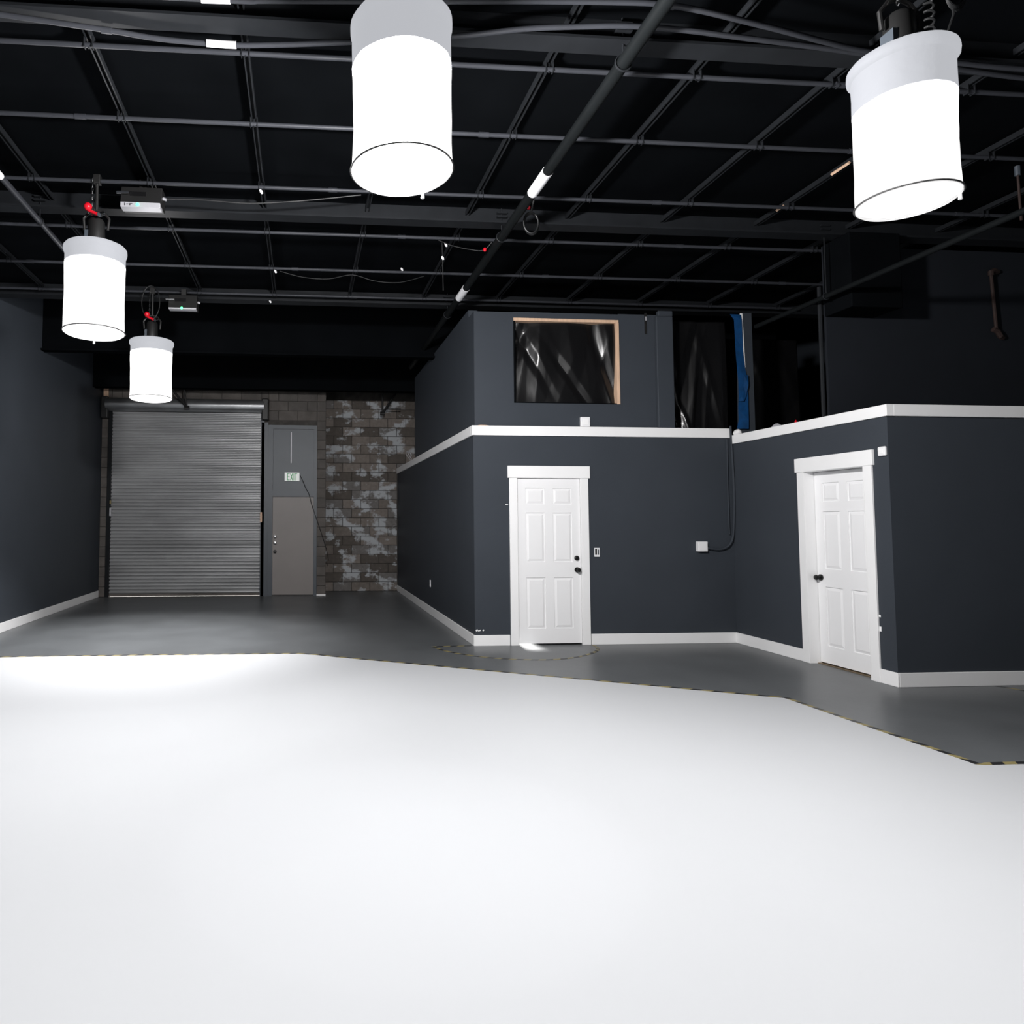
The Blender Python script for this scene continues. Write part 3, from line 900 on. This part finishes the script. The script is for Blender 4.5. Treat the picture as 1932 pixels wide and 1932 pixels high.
for i, (p, lb) in enumerate((((1.50, 6.84, 4.42), 'upper white clip by the red tied cable'), ((1.476, 6.895, 4.30), 'lower white clip by the red tied cable'), ((1.18, 7.84, 4.53), 'white clip on the second pipe from the rear, near the sprinkler main'),
                             ((-.33, 7.83, 4.455), 'white clip left on the second pipe from the rear'), ((-.44, 8.87, 4.438), 'white clip under the rearmost grid pipe'), ((-.38, 5.88, 4.44), 'white clip on the cable left of the centre lantern'))):
    o = MB().tube([(p[0] - .012, p[1], p[2] + .018), (p[0], p[1], p[2]), (p[0] + .008, p[1], p[2] - .018)], [.008, .014, .009], 8).build('cable_clip', 'plastic_white', None, True)
    tag(o, lb, 'clip')
# bare wood strips up in the grid
for a, b, lb in (((4.595, 5.37), (4.595, 5.18), 'tan wood strip in the ceiling grid left of the right lantern'), ((4.595, 6.05), (4.595, 5.96), 'short tan wood strip further back in the ceiling grid')):
    tag(MB().tube([(a[0], a[1], 4.535), (b[0], b[1], 4.535)], .014, 4).build('wood_strip', 'wood'), lb, 'wood strip')

# ------------------------------------------------------------------ loft corner at the right
tag(B((5.50, 6.24, 3.67), (6.05, 6.595, 4.44)).build('duct_box', 'black', bevel=.01), 'black boxed duct high in the loft at the right', 'duct')
tag(MB().tube([(5.47, 6.62, 2.5), (5.47, 6.62, 4.0)], .02, 8).build('standpipe', 'black_steel', None, True), 'thin dark standpipe at the end of the loft wall', 'pipe')
rp = thing('rusty_pipe', 'short rusty pipe with elbows on the dark loft wall', 'pipe', (7.40, 6.56, 3.5))
MB().tube([(.02, 0, .04), (-.01, 0, .68)], .016, 8).build('riser', 'rust', rp, smooth=True)
MB().tube([(-.01, 0, .66), (-.01, 0, .70), (.02, 0, .715), (.10, .03, .715)], .026, 8).build('elbow', 'rust', rp, smooth=True)
MB().tube([(-.02, 0, .07), (.03, 0, .05), (.06, 0, .0), (.12, .03, -.01)], .026, 8).build('elbow', 'rust', rp, smooth=True)
sp = thing('rusty_pipe', 'thin hanging pipe with a fitting at the far right under the ceiling', 'pipe', (5.93, 5.0, 4.0))
MB().tube([(0, 0, 0), (-.01, 0, .42)], .009, 8).build('riser', 'rust', sp, smooth=True)
MB().tube([(-.01, 0, .38), (-.01, 0, .46)], .02, 8).build('fitting', 'blue_frame', sp, smooth=True)
br = thing('hanging_bracket', 'narrow black bracket on the loft wall right of the opening', 'bracket', (4.357, 8.125, 3.9))
MB().box((-.012, 0, 0), (.012, .016, .27)).build('plate', 'iron', br)
MB().box((-.006, -.006, .17), (.006, 0, .22)).build('catch', 'silver', br)

# ------------------------------------------------------------------ wall fittings
ob = thing('outlet_box', 'white outlet box on the loft wall just above the trim', 'outlet', (3.53, 8.14, 2.695))
MB().box((-.058, -.045, 0), (.058, 0, .122)).build('box_body', 'plastic_white', ob, bevel=.006)
MB().box((-.035, -.048, .02), (.035, -.045, .10)).build('cover_plate', 'white', ob, bevel=.002)
sw = thing('light_switch', 'small switch plate with a dark slot beside the front door', 'switch', (3.645, YA, 1.128))
MB().box((-.034, -.008, -.055), (.034, 0, .055)).build('plate', 'plastic_white', sw, bevel=.003)
MB().box((-.026, -.0105, -.030), (-.004, -.008, .045)).build('slot', 'knob', sw)
MB().box((.008, -.0105, -.03), (.022, -.008, .035)).build('slot', 'blue_frame', sw)
jb = thing('junction_box', 'white square junction box on the wall left of the inner corner', 'junction box', (4.985, YA, 1.20))
MB().box((-.062, -.06, -.062), (.062, 0, .062)).build('box_body', 'plastic_white', jb, bevel=.006)
MB().box((-.05, -.064, -.05), (.05, -.06, .05)).build('cover_plate', 'white', jb, bevel=.002)
cp = [(5.045, 8.07, 1.185), (5.12, 8.07, 1.168), (5.20, 8.07, 1.162), (5.28, 8.07, 1.175), (5.35, 8.07, 1.22), (5.395, 8.07, 1.31), (5.405, 8.06, 1.45), (5.412, 8.05, 1.7), (5.412, 8.045, 2.0), (5.408, 8.05, 2.3), (5.40, 8.055, 2.56), (5.40, 8.058, 2.72)]
tag(MB().tube(smooth_curve(cp, 5), .013, 8).build('conduit_cable', 'wall', None, True), 'dark painted cable curving from the junction box up the inner corner', 'cable')
cp2 = [(5.365, 8.085, 1.35), (5.36, 8.085, 1.5), (5.36, 8.085, 2.0), (5.365, 8.085, 2.56)]
tag(MB().tube(smooth_curve(cp2, 5), .009, 8).build('conduit_cable', 'wall', None, True), 'thinner dark cable running straight up beside the inner corner', 'cable')
ws_ = thing('wall_sensor', 'small rounded white sensor on the wall right of the recessed door', 'sensor', (XR, 5.868, 2.165))
MB().box((-.03, -.042, -.045), (0, .042, .045)).build('sensor_body', 'plastic_white', ws_, bevel=.012)
MB().box((-.032, -.02, -.02), (-.03, .02, .02)).build('lens', 'white', ws_, bevel=.0008)
ol = thing('wall_outlet', 'white outlet plate low on the receding office side wall', 'outlet', (XS, 10.93, .50))
MB().box((-.008, -.036, -.058), (0, .036, .058)).build('plate', 'plastic_white', ol, bevel=.003)
for z in (-.028, .028):
    MB().box((-.0095, -.016, z - .014), (-.008, .016, z + .014)).build('socket', 'white', ol)

# paint chips knocked out of the walls
def chip(parent, pts, m='white'):
    MB().add(pts, [tuple(range(len(pts)))]).build('paint_chip', m, parent)


for x, z, s in ((2.125, .185, .016), (2.15, .18, .012), (2.165, .186, .010), (2.205, .186, .012)):
    mb = MB().add([(x - s, YA - .0015, z), (x - s * .2, YA - .0015, z - s), (x + s, YA - .0015, z + s * .2), (x + s * .3, YA - .0015, z + s), (x - s * .6, YA - .0015, z + s * .6),
                   (x - s, YA + .002, z), (x - s * .2, YA + .002, z - s), (x + s, YA + .002, z + s * .2), (x + s * .3, YA + .002, z + s), (x - s * .6, YA + .002, z + s * .6)],
                  [(0, 1, 2, 3, 4)] + [(i, (i + 1) % 5, 5 + (i + 1) % 5, 5 + i) for i in range(5)])
    mb.build('paint_chip', 'white', wof)
MB().box((2.495, YA - .0015, 1.713), (2.528, YA + .002, 1.721)).build('paint_chip', 'white', wof)
for y, z, a, b in ((5.988, .62, .010, .02), (5.988, .50, .012, .045)):
    MB().box((XR - .0015, y - a, z - b / 2), (XR + .002, y + a, z + b / 2)).build('paint_chip', 'white', wor)

# odds and ends on the ledges
def lump(name, label, cat, loc, sx, sy, sz, m, seed):
    rnd = random.Random(seed)
    prof = [(.15, 0), (.85, .08), (1, .3), (.9, .6), (.6, .85), (.1, 1)]
    ph = rnd.uniform(0, 6)
    mb = MB().lathe(prof, 14, wob=lambda a, z: .12 * math.sin(3 * a + ph) + .08 * math.sin(5 * a + 4 * z), capb=True, capt=True)
    o = mb.build(name, m, None, True)
    o.location = loc
    o.scale = (sx, sy, sz)
    return tag(o, label, cat)


lump('crumpled_paper', 'crumpled white paper on the trim corner under the blue tape', 'paper', (5.472, 8.02, 2.60), .05, .05, .075, 'white', 1)
lump('crumpled_paper', 'grey crumpled paper on the ledge right of the taped post', 'paper', (5.50, 7.36, 2.50), .07, .07, .15, 'silver', 2)
lump('red_cap', 'tiny red cap on the ledge above the right hand door', 'cap', (5.50, 7.06, 2.50), .02, .02, .145, 'red', 3)
lump('wood_offcut', 'tiny tan offcut on the trim at the loft corner', 'offcut', (2.22, 8.11, 2.69), .07, .018, .012, 'wood', 4)
cl = thing('wire_scrap', 'tangle of wire on the side trim before the block wall', 'wire', (2.11, 13.0, 2.69))
MB().tube([(.05 * math.cos(s * 1.7) - .02, .1 * math.sin(s), .11 + .1 * math.sin(s * 1.3)) for s in [.35 * k for k in range(22)]], .006, 6).build('wire', 'silver', cl, smooth=True)

# ------------------------------------------------------------------ hazard tape on the floor
def hazard(name, label, pts, wd, dash, z=.0032, group=None):
    """floor tape following pts, cut into alternating black and yellow lengths"""
    P = [Vector((x, y, 0)) for x, y in pts]
    # resample
    S = [P[0]]
    for a, b in zip(P[:-1], P[1:]):
        d = (b - a).length
        k = max(1, int(round(d / (dash / 2))))
        for i in range(1, k + 1):
            S.append(a.lerp(b, i / k))
    mb = MB()
    n = len(S)
    L, R_ = [], []
    for i, p in enumerate(S):
        t = (S[min(i + 1, n - 1)] - S[max(i - 1, 0)]).normalized()
        q = Vector((-t.y, t.x, 0)) * (wd / 2)
        sh = t * (wd * .35)
        L.append(p + q + sh)
        R_.append(p - q - sh)
    for i in range(n - 1):
        col = (i // 2) % 2
        v = [L[i], R_[i], R_[i + 1], L[i + 1]]
        mb.add([(a.x, a.y, z) for a in v] + [(a.x, a.y, z + .0012) for a in v], [(0, 1, 2, 3), (7, 6, 5, 4), (0, 4, 5, 1), (1, 5, 6, 2), (2, 6, 7, 3), (3, 7, 4, 0)], col)
    return tag(mb.build(name, ['tape_k', 'tape_y']), label, 'floor tape')


hazard('hazard_tape', 'black and yellow tape edging the white floor', [(XL + .02, 7.735), (-3.0, 7.795), (-.05, 7.765), (.19, 7.665), (.42, 7.525), (4.13, 5.525), (4.185, 3.945), (9.0, 3.945)], .042, .085)
arc = smooth_curve([(2.06, 8.115), (1.62, 8.08), (1.61, 8.0), (1.67, 7.82), (1.81, 7.62), (2.06, 7.40), (2.35, 7.28), (2.66, 7.235), (3.01, 7.33), (3.32, 7.56), (3.5, 7.80), (3.56, 8.05)], 4)
hazard('hazard_tape', 'curved black and yellow tape marking the front door swing', arc, .04, .08, .0004)
hazard('hazard_tape', 'short black and yellow tape at the right edge below the baseboard', [(6.36, 5.80), (6.41, 5.72), (6.55, 5.35), (6.7, 5.0)], .04, .08, .0004)
